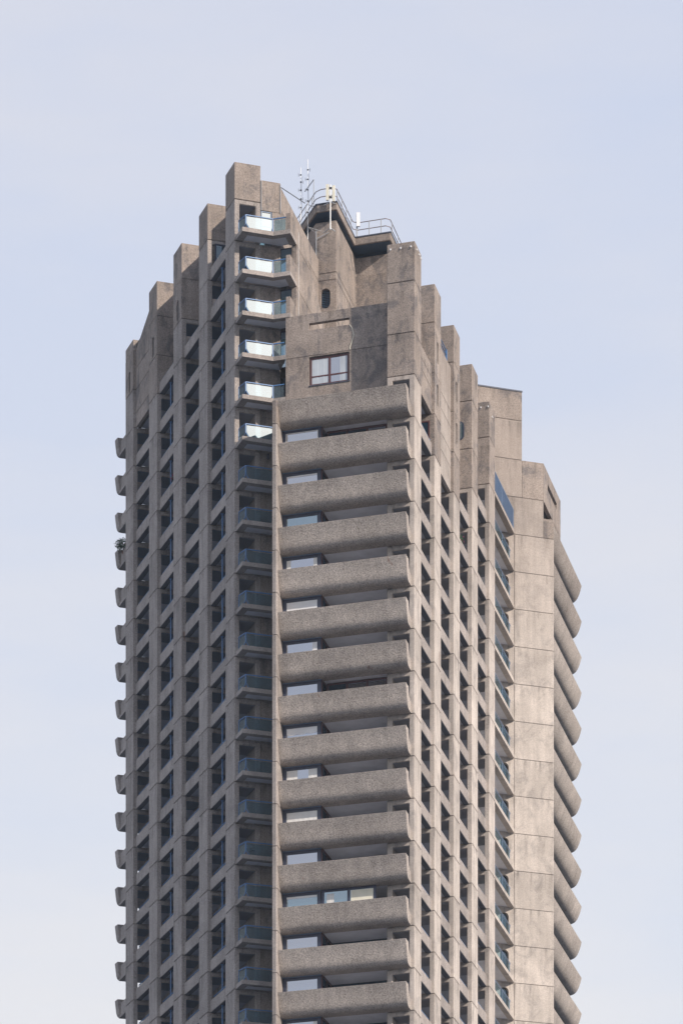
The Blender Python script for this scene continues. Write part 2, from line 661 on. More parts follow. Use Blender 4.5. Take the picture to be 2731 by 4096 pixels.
# ------------------------------------------------------------------ spandrels, floors, rails between the columns
def spandrel_mesh(sx, dep, pitch, mat, h=0.83, name='spandrel'):
    poly = [(0.22, 0.004), (0.63, 0.004), (0.63, 0.2), (0.38, 0.24), (0.38, h), (0.22, h)]
    poly = [(sx * a, b) for a, b in poly]
    return MB().prism(poly, dep - 0.03, pitch + 0.03, 'y').mesh(name, mat, 0.02)


def floor_mesh(sx, dep, pitch):
    return MB().box(min(sx * 0.6, sx * 2.35), max(sx * 0.6, sx * 2.35), dep - 0.02, pitch + 0.02, 0.06, 0.22).mesh(
        'floor_slab', 'bay_soffit')


def rail_mesh(sx, dep, pitch, mat):
    mb = MB()
    x = sx * 0.47
    mb.tube((x, dep, 1.13), (x, pitch, 1.13), 0.045, 6)
    n = 4
    for i in range(n):
        yy = dep + 0.35 + (pitch - dep - 0.7) * i / (n - 1)
        mb.tube((x, yy, 0.22), (x, yy, 1.13), 0.02, 5)
    return mb.mesh('railing', mat)


MB_end = MB().box(0.5, 2.6, 4 * PL + DL + 0.01, 28.45, 0.06, 0.22).mesh('floor_slab', 'conc')
spL = spandrel_mesh(1, DL, PL, 'conc')
spR = spandrel_mesh(-1, DR, PR, 'conc')
unL = MB().box(0.25, 0.63, DL - 0.02, PL + 0.02, -0.012, 0.0).mesh('dark_underside', 'under')  # thin plate that darkens the underside of each spandrel
unR = MB().box(-0.63, -0.25, DR - 0.02, PR + 0.02, -0.012, 0.0).mesh('dark_underside', 'under')
flL, flR = floor_mesh(1, DL, PL), floor_mesh(-1, DR, PR)
raL, raR = rail_mesh(1, DL, PL, 'blue'), rail_mesh(-1, DR, PR, 'blue')
post = MB().tube((0.45, 0, 0.83), (0.45, 0, H + 0.01), 0.05, 8).tube((0.45, 0, H - 0.05), (0.45, 0, H + 0.01), 0.12, 8).mesh(
    'steel_post', 'blue')
for i in range(4):
    topk = {0: 43, 1: 42, 2: 42, 3: 41}[i]
    for k in range(topk, KMIN - 1, -1):
        sub('dark_underside', unL, put('spandrel', spL, LF, ZJ(k), 0, PL * i))
        put('floor_slab', flL, LF, ZJ(k), 0, PL * i)
        put('railing', raL, LF, ZJ(k), 0, PL * i)
        if i in (0, 2) and k < topk:
            put('steel_post', post, LF, ZJ(k), 0, PL * i + (DL + PL) / 2)
for j in range(4):
    topk = {0: 38, 1: 37, 2: 38, 3: 39}[j]
    for k in range(topk, KMIN - 1, -1):
        sub('dark_underside', unR, put('spandrel', spR, RF, ZJ(k), 0, PR * j))
        put('floor_slab', flR, RF, ZJ(k), 0, PR * j)
        put('railing', raR, RF, ZJ(k), 0, PR * j)


def infill(fr, sx, dep, pitch, y0, zlist, mat, slope=None):
    for z0, z1 in zip(zlist[:-1], zlist[1:]):
        last = (z1 == zlist[-1])
        ya, yb = dep - 0.03, pitch + 0.03
        if last and slope:
            poly = [(ya, G), (yb, G), (yb, slope[1] - z0), (ya, slope[0] - z0)]
        else:
            t = z1 - z0 - (0 if last else G)
            poly = [(ya, G), (yb, G), (yb, t), (ya, t)]
        x0, x1 = sorted((sx * 0.22, sx * 0.45))
        put('infill_panel', MB().prism(poly, x0, x1, 'x').mesh('infill_panel', mat, 0.015), fr, z0, 0, y0)
    x0, x1 = sorted((sx * 0.27, sx * 0.63))
    put('infill_backing', MB().box(x0, x1, dep, pitch, 0.02, zlist[-1] - zlist[0] - 0.12).mesh('infill_backing', 'core'),
        fr, zlist[0], 0, y0)


infill(LF, 1, DL, PL, 3 * PL, [ZJ(42), ZL(42.62), ZJ(43), ZL(43.8), ZL(44.5)], 'dirty', (ZL(44.90), ZL(44.27)))
put('floor_slab', flL, LF, ZJ(42), 0, 3 * PL)
infill(RF, -1, DR, PR, 0, [ZJ(39), ZL(39.85), ZL(40.12), ZL(40.42)], 'dirty')
put('floor_slab', flR, RF, ZJ(39), 0, 0)
infill(RF, -1, DR, PR, PR, [ZJ(38), ZL(38.85), ZJ(39), ZL(39.85), ZJ(40), ZL(41.32)], 'clean')
put('floor_slab', flR, RF, ZJ(38), 0, PR)
# inner glazed walls behind the balcony strips
put('inner_wall', MB().box(1.98, 2.38, 3.0, 23.5, 0, ZL(45.1) - zb).mesh('inner_wall', 'dirty'), LF, zb)
put('inner_wall', MB().box(-2.38, -1.98, 2.2, 24.5, 0, ZL(40.3) - zb).mesh('inner_wall', 'conc'), RF, zb)


def window(fr, z, x, y, w, h, cols, rows, fmat, axis='y', pane='glass', split=None, out=-1, fw=0.09, name='window',
           label=None):
    """framed window; origin at its lower left corner. axis 'y': lies in the local x-z plane;
    axis 'x': lies in the y-z plane. out: sign of the outward side along the axis."""
    split = split or [i / rows for i in range(rows + 1)]
    mb = MB()

    def bx(a0, a1, c0, c1, d0, d1):
        if axis == 'y':
            mb.box(a0, a1, min(d0, d1), max(d0, d1), c0, c1)
        else:
            mb.box(min(d0, d1), max(d0, d1), a0, a1, c0, c1)
    dd = out * 0.05
    bx(0, w, 0, fw, dd, -dd)
    bx(0, w, h - fw, h, dd, -dd)
    bx(0, fw, fw, h - fw, dd, -dd)
    bx(w - fw, w, fw, h - fw, dd, -dd)
    for i in range(1, cols):
        a = w * i / cols
        bx(a - fw * .55, a + fw * .55, fw, h - fw, dd * 1.1, -dd)
    for i in range(1, len(split) - 1):
        c = h * split[i]
        for q in range(cols):
            bx(w * q / cols + fw * .6, w * (q + 1) / cols - fw * .6, c - fw * .35, c + fw * .35, dd * .9, -dd)
    fo = put(name, mb.mesh('window_frame', fmat), fr, z, x, y, label=label)
    for q in range(cols):
        a0, a1 = w * q / cols + fw * .5, w * (q + 1) / cols - fw * .5
        pm = MB()
        if axis == 'y':
            pm.box(a0, a1, -0.012, 0.012, fw * .5, h - fw * .5)
        else:
            pm.box(-0.012, 0.012, a0, a1, fw * .5, h - fw * .5)
        pn = pane[q] if isinstance(pane, (list, tuple)) else pane
        sub('pane', pm.mesh('pane', pn), fo)
    return fo


def drape(w, h, mat, n=None):
    """pleated curtain of width w hanging h, in the x-z plane"""
    n = n or max(6, int(w / 0.05))
    vs, fs = [], []
    for i in range(n + 1):
        t = i / n
        yy = 0.008 * math.sin(i * 2.1) + 0.005 * math.sin(i * 0.9 + 1)
        vs += [(t * w, yy, 0), (t * w, yy * 0.6, h)]
    for i in range(n):
        fs.append((2 * i, 2 * i + 2, 2 * i + 3, 2 * i + 1))
    me = MB().add(vs, fs, True).mesh('curtain', mat)
    return me


# side window high between the two tallest left columns, and its twin on the right
window(LF, ZJ(43) + 0.85, 0.55, PL - 0.03, 1.0, 1.75, 1, 1, 'navy', pane='darkglass')
put('window_wall', MB().box(0.36, 1.56, PL + 0.12, PL + 0.3, 0.01, H - 0.3).mesh('window_wall', 'dirty'), LF, ZJ(43))
window(RF, ZJ(38) - H + 0.0 + H, -1.55, PR - 0.02, 1.2, 2.4, 1, 1, 'red', pane='darkglass')
put('guard_rail', MB().tube((-0.3, DR, 0.95), (-0.3, PR - 0.4, 0.95), 0.03).tube((-0.3, PR - 0.45, 0.83), (-0.3, PR - 0.35, 0.95), 0.06).mesh(
    'guard_rail', 'blue'), RF, ZJ(38), 0, 0)
# roof terrace rail between second and third right-hand columns
tr = MB()
for zz in (0.25, 0.55, 0.85):
    tr.tube((-0.35, DR, zz), (-0.35, PR - 0.9, zz), 0.035)
tr.box(-0.40, -0.30, PR - 1.0, PR - 0.8, -0.4, 0.9)
put('terrace_rail', tr.mesh('terrace_rail', 'blue'), RF, ZL(41.32), 0, PR)
# rail over the blank wall between the second and third left columns
# oval window in the blank flank of the fourth right-hand column
ow = MB().prism(oval(0, 0, 0.34, 0.68), -0.03, 0.05, 'y').mesh('oval_window', 'navy')
oo = put('oval_window', ow, RF, ZL(40.72), -0.92, 3 * PR - 0.03)
sub('pane', MB().prism(oval(0, 0, 0.27, 0.60), -0.05, -0.02, 'y').mesh('pane', 'tealglass'), oo)

# ------------------------------------------------------------------ small cranked balconies
OUTL = [(0.1, 0.0), (0.1, -1.36), (2.34, -1.36), (3.33, -2.04), (4.278, -0.66)]
INL = [(0.62, 0.0), (0.62, -0.9), (2.48, -0.9), (3.2, -1.4), (3.85, -0.45)]
OUTS = [(0.1, 0.0), (0.1, -1.36), (2.34, -1.36), (3.05, -1.85), (3.2, -1.2)]
INS = [(0.62, 0.0), (0.62, -0.9), (2.48, -0.9), (2.85, -1.15), (2.95, -0.7)]


def slab_mesh(O, I, back):
    mb = MB()
    mb.prism(O + back, 0.10, 0.29)
    n = len(O)
    vs = [(*p, 0.0) for p in O] + [(*p, 0.0) for p in I] + [(*p, 0.10) for p in O] + [(*p, 0.10) for p in I]
    fs = []
    for i in range(n - 1):
        fs.append((i, i + 1, n + i + 1, n + i))
        fs.append((i, i + 1, 2 * n + i + 1, 2 * n + i))
        fs.append((n + i, n + i + 1, 3 * n + i + 1, 3 * n + i))
    mb.add(vs, fs)
    return mb.mesh('balcony', 'conc')


slabL = slab_mesh(OUTL, INL, [(3.98, -0.46), (3.34, -0.02)])
slabS = slab_mesh(OUTS, INS, [(3.34, -0.02)])
sofL = MB().prism([(0.64, -0.01), (0.64, -0.89), (2.48, -0.89), (3.2, -1.38), (3.82, -0.48), (3.34, -0.03)], 0.08, 0.096).mesh('soffit_panel', 'soffit')
sofS = MB().prism([(0.64, -0.01), (0.64, -0.89), (2.48, -0.89), (2.84, -1.13), (2.93, -0.7), (3.3, -0.03)], 0.08, 0.096).mesh('soffit_panel', 'soffit')


def lerp(a, b, t):
    return (a[0] + (b[0] - a[0]) * t, a[1] + (b[1] - a[1]) * t)


def rail_small(end):
    """steel frame of the glass balustrade"""
    mb = MB()
    A, B, Cc = (0.20, -0.35), (0.38, -1.28), (2.34, -1.28)
    zt = 1.17
    for p, q in ((A, B), (B, Cc), (Cc, end)):
        mb.tube((*p, zt), (*q, zt), 0.045, 4)
    for p in (A,):
        mb.tube((*p, 0.25), (*p, zt), 0.03, 4)
    for p in (B, Cc):
        mb.tube((*p, 0.55), (*p, zt), 0.05, 4)
    mb.tube((*Cc, 0.27), (*Cc, 0.6), 0.055, 4)
    mb.tube((*B, 0.58), (0.62, -1.28, 0.27), 0.035, 4)
    mb.tube((*B, 0.58), (0.30, -0.95, 0.27), 0.035, 4)
    return mb.mesh('balustrade', 'blue')


rsL = rail_small((3.12, -1.80))
rsS = rail_small((3.00, -1.73))


def glass_piece(p, q, z0=0.31, z1=1.08, cut=0.0, mat='bglass'):
    p, q = Vector((*p, 0)), Vector((*q, 0))
    d = (q - p)
    d.normalize()
    nrm = Vector((-d.y, d.x, 0)) * 0.008
    a = [(0, z0 + 0.3), (cut, z0), ((q - p).length - cut * 0.4, z0), ((q - p).length, z0 + 0.25), ((q - p).length, z1), (0, z1)]
    vs = [p + d * t - nrm + Vector((0, 0, z)) for t, z in a] + [p + d * t + nrm + Vector((0, 0, z)) for t, z in a]
    n = len(a)
    fs = [(i, (i + 1) % n, n + (i + 1) % n, n + i) for i in range(n)] + [tuple(range(n)), tuple(range(n, 2 * n))]
    return MB().add(vs, fs).mesh('glass_panel', mat)


gF = glass_piece((0.44, -1.28), (2.28, -1.28), cut=0.2)
gA = glass_piece((0.21, -0.40), (0.37, -1.22), cut=0.02, mat='sglass')
gCl = glass_piece((2.42, -1.33), (3.08, -1.78), cut=0.02, mat='sglass')
gCs = glass_piece((2.42, -1.33), (2.98, -1.71), cut=0.02, mat='sglass')
upst = MB().prism([(3.325, -2.035), (4.27, -0.665), (4.02, -0.49), (3.075, -1.86)], 0.292, 1.40).mesh('side_parapet', 'dirty', 0.01)
curb = MB().box(0.385, 0.60, 0.02, 1.88, 0.0, 0.85).mesh('portal_sill', 'conc')
for k in range(43, KMIN - 1, -1):
    big = k >= 41
    b = put('balcony', slabL if big else slabS, LF, ZJ(k))
    sub('soffit_panel', sofL if big else sofS, b)
    sub('balustrade', rsL if big else rsS, b)
    sub('glass_panel', gF, b)
    sub('glass_panel', gA, b)
    sub('glass_panel', gCl if big else gCs, b)
    if big:
        sub('side_parapet', upst, b)
    put('portal_sill', curb, LF, ZJ(k))
# wall behind them
wl = MB().box(1.915, 3.36, 0.03, 0.4, G, H - G).mesh('balcony_back_wall', 'dirty')
for k in range(42, KMIN - 1, -1):
    put('balcony_back_wall', wl, LF, ZJ(k))
put('balcony_back_wall', MB().box(2.75, 3.36, 0.0, 0.4, G, 2.32).mesh('balcony_back_wall', 'dirty'), LF, ZJ(43))
put('wing_parapet', MB().box(1.93, 3.33, 0.0, 0.35, 2.34, (44.8 - 43.25) * H).mesh('wing_parapet', 'dirty', 0.02), LF, ZJ(43))
window(LF, ZJ(43) + 0.29, 1.95, 0.10, 0.78, 2.04, 1, 3, 'bluelight', pane='bglass', split=[0, 0.5, 0.78, 1], fw=0.06,
       name='balcony_door')
put('room_wall', MB().box(1.92, 2.8, 0.55, 0.6, 0, 2.4).mesh('room_wall', 'wblind'), LF, ZJ(43))
put('drainpipe', MB().tube((1.925, -0.06, 2.3), (1.925, -0.06, 4.4), 0.025).mesh('drainpipe', 'galv'), LF, ZJ(43))
put('drainpipe', MB().tube((3.32, -0.06, 2.3), (3.32, -0.06, 4.3), 0.02).mesh('drainpipe', 'galv'), LF, ZJ(43))

# wall of the left wing facing right (three lifts) and the lower buttress wall in front of it
for z0, z1 in ((ZJ(40), ZJ(41)), (ZJ(41), ZJ(42)), (ZJ(42), ZJ(43)), (ZJ(43), ZJ(44)), (ZJ(44), ZL(44.8))):
    y0 = 0.03
    put('wing_wall', MB().box(-0.34, 0.0, y0, 11.3, G, z1 - z0 - (G if z1 < ZL(44.7) else 0)).mesh('wing_wall', 'dirty', 0.01),
        PA, z0)
put('wing_wall_backing', MB().box(-0.5, -0.06, 0.1, 11.2, 0, ZL(44.6) - ZJ(40)).mesh('wing_wall_backing', 'core'), PA, ZJ(40))
btp = [(-0.185, 0), (10.6, 0), (10.6, ZL(41.3) - ZJ(40)), (6.9, ZL(42.7) - ZJ(40)), (2.9, ZL(43.35) - ZJ(40)),
       (1.9, ZL(43.66) - ZJ(40)), (-0.185, ZL(43.71) - ZJ(40))]
for z0, z1 in ((0, H), (H, 2 * H), (2 * H, 3 * H), (3 * H, 4 * H)):
    # clip the outline to each lift
    def clip(poly, z, keep_above):
        res = []
        for a, b in zip(poly, poly[1:] + poly[:1]):
            ia, ib = ((a[1] >= z) == keep_above) or a[1] == z, ((b[1] >= z) == keep_above) or b[1] == z
            if ia:
                res.append(a)
            if ia != ib and a[1] != b[1]:
                t = (z - a[1]) / (b[1] - a[1])
                res.append((a[0] + (b[0] - a[0]) * t, z))
        return res
    pp = clip(clip(btp, z0 + G, True), z1 - G, False)
    if len(pp) > 2:
        # balcony openings: the near 0.35 m pier steps back to x=0.93
        put('buttress_wall', MB().prism(pp, 0.93, 1.27, 'x').mesh('buttress_wall', 'dirty', 0.01), PA, ZJ(40))
put('buttress_backing', MB().prism([(0, 0), (10, 0), (6.5, ZL(42.6) - ZJ(40)), (2.5, ZL(43.3) - ZJ(40)), (0, ZL(43.4) - ZJ(40))], 0.97, 1.2, 'x').mesh(
    'buttress_backing', 'core'), PA, ZJ(40))
put('drainpipe', MB().tube((1.30, 0.25, ZL(41.0) - ZJ(40)), (1.30, 0.25, ZL(43.62) - ZJ(40)), 0.013).mesh('drainpipe', 'galv'), PA, ZJ(40))
for k in (40, 41, 42):
    window(PA, ZJ(k) + 0.29, 0.02, -0.02, 0.9, 2.5, 1, 1, 'navy', pane='tealglass', fw=0.05, name='balcony_door')

# ------------------------------------------------------------------ screen wall with slot and red window
WY = 1.30
xa, xb = -9.28, -1.95
for k, z1 in ((38, ZJ(39)), (39, ZJ(40)), (40, ZL(41.25))):
    h = z1 - ZJ(k) - (G if k < 40 else 0)
    mb = MB()
    if k == 39:
        mb.holed((xa, xb, G, h), rectpts(-7.64, -4.82, (39.52 - 39.25) * H, (40.22 - 39.25) * H), WY, WY + 0.32, 'y')
    elif k == 40:
        mb.holed((xa, xb, G, h), rectpts(-7.64, -4.82, (40.86 - 40.25) * H, (41.03 - 40.25) * H), WY, WY + 0.32, 'y')
    else:
        mb.box(xa, xb, WY, WY + 0.32, G, h)
    put('screen_wall', mb.mesh('screen_wall', 'dirty'), RF, ZJ(k))
wf = window(RF, ZL(39.53), -7.60, WY + 0.17, 2.74, 1.93, 2, 2, 'red', pane='glass', split=[0, 0.33, 1], fw=0.13,
            label='red framed four light window in blank wall')
sub('window_sill', MB().box(-0.06, 2.84, -0.22, 0.0, -0.06, -0.01).mesh('window_sill', 'coping'), wf)
for xx, ww in ((0.13, 1.15), (2.1, 0.5)):
    sub('vertical_blind', drape(ww, 1.7, 'net', int(ww / 0.07)), wf, 0.12, xx, -0.028)
# pale sealant line on the screen wall
cb = [(-4.80, WY - 0.02, ZL(40.85)), (-4.62, WY - 0.02, ZL(40.76)), (-4.52, WY - 0.02, ZL(40.6)), (-4.62, WY - 0.02, ZL(40.46)),
      (-4.78, WY - 0.02, ZL(40.32)), (-4.76, WY - 0.02, ZL(40.26))]
put('loose_cable', MB().path([(x, y, z - ZJ(40)) for x, y, z in cb], 0.022, 5).mesh('loose_cable', 'cream'), RF, ZJ(40))
# terrace floor behind it
put('terrace_floor', MB().box(-9.2, -1.95, WY + 0.33, 18, -0.3, 0.0).mesh('terrace_floor', 'dirty'), RF, ZJ(40))
put('core_link', MB().box(-1.9, -1.5, 2.05, 20, 0.0, 4.4).mesh('core_link', 'dirty'), RF, ZJ(40))

# ------------------------------------------------------------------ big barrel fronted balconies
def barrel_profile():
    o = [(0.0, 1.54), (0.09, 1.32), (0.18, 1.10), (0.26, 0.88), (0.325, 0.68), (0.38, 0.50), (0.45, 0.34),
         (0.54, 0.20), (0.66, 0.10), (0.80, 0.045), (1.0, 0.03), (1.6, 0.03)]
    inn = [(1.6, 0.28), (0.9, 0.30), (0.62, 0.5), (0.5, 0.8), (0.36, 1.1), (0.17, 1.54)]
    return o, inn


def side_profile():
    o = [(0.0, 1.54), (0.07, 1.25), (0.15, 0.98), (0.24, 0.76), (0.33, 0.58), (0.44, 0.43), (0.57, 0.32), (0.73, 0.25),
         (0.9, 0.21), (1.1, 0.20), (1.6, 0.20)]
    inn = [(1.6, 0.4), (0.9, 0.42), (0.62, 0.6), (0.5, 0.85), (0.36, 1.1), (0.17, 1.54)]
    return o, inn


def barrel_mesh(length, axis, base, mat, a0, a1, sgn, name, pf=barrel_profile):
    """profile extruded along x (axis='x') or y (axis='y')"""
    o, inn = pf()
    mb = MB()
    prof = [(base + sgn * n, z) for n, z in o + inn]
    n = len(prof)
    if axis == 'x':
        g = lambda p, t: (t, p[0], p[1])
    else:
        g = lambda p, t: (p[0], t, p[1])
    no = len(o)
    so_ = [g(p, a0) for p in prof[:no]] + [g(p, a1) for p in prof[:no]]
    mb.add(so_, [(i, i + 1, no + i + 1, no + i) for i in range(no - 1)], True)      # curved front, own vertices
    rest = list(range(no - 1, n)) + [0]
    rv = [prof[i] for i in rest]
    m = len(rv)
    mb.add([g(p, a0) for p in rv] + [g(p, a1) for p in rv], [(i, i + 1, m + i + 1, m + i) for i in range(m - 1)])
    mb.add([g(p, a0) for p in prof], [tuple(range(n))])
    mb.add([g(p, a1) for p in prof], [tuple(range(n))])
    return mb


bm_ = barrel_mesh(0, 'x', -1.60, 'barrel', -9.05, -0.40, 1, 'barrel')
o_, i_ = barrel_profile()
endp = [(-1.6 + n, z) for n, z in o_] + [(-0.01, 0.03), (-0.01, 0.72), (-0.35, 0.80), (-0.60, 1.0), (-0.75, 1.3), (-0.80, 1.54)]
bm_.prism(endp, -0.40, -0.24, 'x')
barF = bm_.mesh('barrel_balcony', 'barrel')
ledge = MB().box(-9.05, -0.24, -1.585, -1.45, 1.541, 1.556).mesh('balcony_coping', 'conc')
flF = MB().box(-6.30, -1.93, 0.01, 2.75, 0.06, 0.28).mesh('floor_slab', 'soffit')
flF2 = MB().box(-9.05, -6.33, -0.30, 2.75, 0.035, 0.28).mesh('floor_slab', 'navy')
backw = MB().box(-6.3, -1.9, 2.35, 2.45, 0.3, 2.9).mesh('recess_glazing', 'darkglass')
colM = MB().prism([(-9.41, -1.75), (-9.14, -1.78), (-9.07, -1.70), (-9.06, -0.25), (-9.41, -0.25)], G, H - G).mesh('end_column', 'conc', 0.012)
for k in range(38, KMIN - 1, -1):
    b = put('barrel_balcony', barF, RF, ZJ(k))
    sub('balcony_coping', ledge, b)
    put('floor_slab', flF, RF, ZJ(k))
    put('floor_slab', flF2, RF, ZJ(k))
    if k < 38:
        put('end_column', colM, RF, ZJ(k))
put('end_column', MB().prism([(-9.41, -1.75), (-9.14, -1.78), (-9.07, -1.70), (-9.06, -0.25), (-9.41, -0.25)], G, (38.8 - 38.25) * H).mesh(
    'end_column', 'dirty', 0.012), RF, ZJ(38))
put('column_core', MB().box(-9.36, -9.12, -1.69, -0.3, 0, ZL(38.7) - zb).mesh('column_core', 'core'), RF, zb)
put('party_wall', MB().box(-9.41, -9.08, -0.24, 2.7, 0, ZL(38.7) - zb).mesh('party_wall', 'conc'), RF, zb)
put('recess_floor', MB().box(-9.1, -1.95, -0.5, WY + 0.3, 0.035, 0.25).mesh('recess_floor', 'soffit'), RF, ZJ(38))

# bay windows left of each recess
WD = -0.33
cfg = {37: 'lined', 36: 'blindtop', 35: 'teal', 34: 'sides', 33: 'white', 32: 'right', 31: 'plain', 30: 'ruffle',
       29: 'sides2', 28: 'full', 27: 'plain', 26: 'triple', 25: 'plain', 24: 'plain', 23: 'sides', 22: 'plain'}
WH = H - 0.30
ww = 2.66
for k in range(37, KMIN - 1, -1):
    c = cfg[k]
    pane = {'teal': 'tealglass', 'triple': 'tealglass'}.get(c, 'glass')
    w0 = window(RF, ZJ(k) + 0.32, -9.04, WD, ww, WH, 1, 1, 'navy', pane=pane, fw=0.20, out=-1, name='window')
    sub('lintel_strip', MB().box(-0.02, ww + 0.05, -0.12, -0.06, WH - 0.05, WH - 0.01).mesh('lintel_strip', 'bluelight'), w0)
    sub('inner_frame', MB().box(0.2, ww - 0.2, -0.035, -0.02, WH - 0.26, WH - 0.2).box(0.2, 0.26, -0.035, -0.02, 0.2, WH - 0.26).box(
        ww - 0.26, ww - 0.2, -0.035, -0.02, 0.2, WH - 0.26).mesh('inner_frame', 'coping' if c != 'lined' else 'curtain'), w0)
    zc = 1.15
    hh = WH - 0.27 - zc
    if c in ('sides', 'sides2'):
        a = 0.28 if c == 'sides' else 0.75
        sub('curtain', drape(a, hh, 'curtain'), w0, zc, 0.27, -0.028)
        sub('curtain', drape(a * (0.9 if c == 'sides' else 0.8), hh, 'curtain'), w0, zc, ww - 0.27 - a * (0.9 if c == 'sides' else 0.8), -0.028)
    elif c == 'full':
        sub('curtain', drape(ww - 0.54, hh, 'curtain'), w0, zc, 0.27, -0.028)
    elif c == 'white':
        sub('blind', MB().box(0.27, ww - 0.27, -0.03, -0.018, zc, zc + hh).mesh('blind', 'wblind'), w0)
    elif c == 'right':
        sub('curtain', drape(0.33, hh, 'wblind'), w0, zc, ww - 0.27 - 0.33, -0.028)
    elif c == 'blindtop':
        sub('blind', MB().box(0.27, ww - 0.27, -0.03, -0.018, zc + hh - 0.10, zc + hh).mesh('blind', 'wblind'), w0)
    elif c == 'ruffle':
        pts = [(0.27, zc + hh)]
        n = 24
        for i in range(n + 1):
            t = i / n
            pts.append((0.27 + t * (ww - 0.54), zc + hh - 0.42 - 0.06 * abs(math.sin(t * 9.5)) + 0.05 * t))
        pts.append((ww - 0.27, zc + hh))
        sub('blind', MB().prism(pts, -0.03, -0.018, 'y').mesh('blind', 'wblind'), w0)
    elif c == 'triple':
        sub('blind', MB().box(0.27, ww - 0.27, -0.03, -0.018, zc + hh - 0.14, zc + hh).mesh('blind', 'wblind'), w0)
    if c == 'triple':
        w1 = window(RF, ZJ(k) + 0.32, -6.33, WD, 3.75, WH, 2, 1, 'navy', pane='tealglass', fw=0.17)
        sub('blind', MB().box(2.02, 3.6, -0.03, -0.018, 1.0, WH - 0.2).mesh('blind', 'blind'), w1)
        sub('curtain', drape(0.5, 1.2, 'curtain'), w1, 1.05, 0.35, -0.028)
    else:
        # glazed return wall of the bay
        w2 = window(RF, ZJ(k) + 0.32, -6.36, WD + 0.05, 2.6, WH, 2, 1, 'red', axis='x', pane='darkglass', fw=0.10, out=1)
        put('recess_glazing', backw, RF, ZJ(k), 0, -0.7 if k in (37, 31) else 0)
    if k in (37, 31):
        window(RF, ZJ(k) + 0.32, -6.2, 0.6, 4.2, WH + 0.0, 3, 1, 'red',
               pane=['darkglass', 'darkglass', 'glass'] if k == 37 else ['darkglass', 'glass', 'glass'], fw=0.13)

# ------------------------------------------------------------------ recess with glass fronted balconies right of the fifth column
y5 = 4 * PR + DR
y6 = 34.0
slabR = MB()
slabR.box(-2.2, 0.0, y5 - 0.02, y6 - 0.05, 0.10, 0.29)
slabR.box(-0.42, 0.0, y5 - 0.02, y6 - 0.05, 0.0, 0.098)
slabRm = slabR.mesh('balcony', 'clean')
sofR = MB().box(-2.15, -0.43, y5, y6 - 0.2, 0.07, 0.097).mesh('soffit_panel', 'soffit')
rr = MB()
rr.tube((-0.10, y5, 1.17), (-0.10, y6 - 1.1, 1.17), 0.028, 4)
rr.tube((-0.10, y5, 1.06), (-0.10, y6 - 1.1, 1.06), 0.012, 4)
for yy in (y5 + 0.4, y5 + 3.2, y5 + 5.9):
    rr.tube((-0.10, yy, 0.27), (-0.10, yy, 1.17), 0.03, 4)
rrm = rr.mesh('balustrade', 'bluelight')
gR = MB().box(-0.108, -0.092, y5, y5 + 3.1, 0.36, 1.02).mesh('glass_panel', 'sglass')
gR2 = MB().box(-0.108, -0.092, y5 + 3.3, y5 + 5.8, 0.36, 1.02).mesh('glass_panel', 'sglass')
put('recess_inner_wall', MB().box(-2.35, -2.15, y5 - 0.5, y6, 0, ZL(40.3) - zb).mesh('recess_inner_wall', 'clean'), RF, zb)
archw = MB()
arch = [(-1.15, 0.3)] + [(-1.15, 2.1)]
for i in range(7):
    t = math.radians(180 - 90 * i / 6)
    arch.append((-0.83 + 0.32 * math.cos(t), 2.16 + 0.32 * math.sin(t)))
for i in range(7):
    t = math.radians(90 - 90 * i / 6)
    arch.append((-0.77 + 0.32 * math.cos(t), 2.16 + 0.32 * math.sin(t)))
arch += [(-0.45, 0.3)]
hole_a = arch[::-1]
wallR = MB().holed((-3.2, 0.04, 0.0, H), hole_a, 0.05, 0.45, 'y').mesh('recess_wall', 'clean')
archp = MB().prism(arch, 0.28, 0.32, 'y').mesh('arched_window', 'darkglass')
for k in range(40, KMIN - 1, -1):
    b = put('balcony', slabRm, RF, ZJ(k))
    sub('soffit_panel', sofR, b)
    sub('balustrade', rrm, b)
    sub('glass_panel', gR, b)
    sub('glass_panel', gR2, b)
    if k < 40:
        w = put('recess_wall', wallR, PF, ZJ(k))
        sub('arched_window', archp, w)
put('recess_wall', MB().box(-3.2, 0.015, 0.02, 0.45, 0.0, H - G).mesh('recess_wall', 'clean'), PF, ZJ(40))
# tall blue screen on the topmost of these balconies
sc = MB()
y7 = y6 - 0.3
for zz in (0.30, 1.75):
    sc.tube((-0.04, y5, zz), (-0.04, y7, zz), 0.04, 4)
for yy in (y5 + 2.6, y7):
    sc.tube((-0.04, yy, 0.27), (-0.04, yy, 1.75), 0.045, 4)
so = put('louvred_screen', sc.mesh('louvred_screen', 'bluelight'), RF, ZJ(40))
slm = MB().box(-0.07, -0.03, y5, y7, 0, 0.055).mesh('slat', 'screenblue')
for i in range(14):
    sub('slat', slm, so, 0.42 + i * 0.095)
for i in range(7):
    sub('upright', MB().box(-0.10, -0.075, y5 + 0.6 + i * 0.75, y5 + 0.66 + i * 0.75, 0.32, 1.1 if i % 2 else 1.7).mesh('upright', 'bluelight'), so)

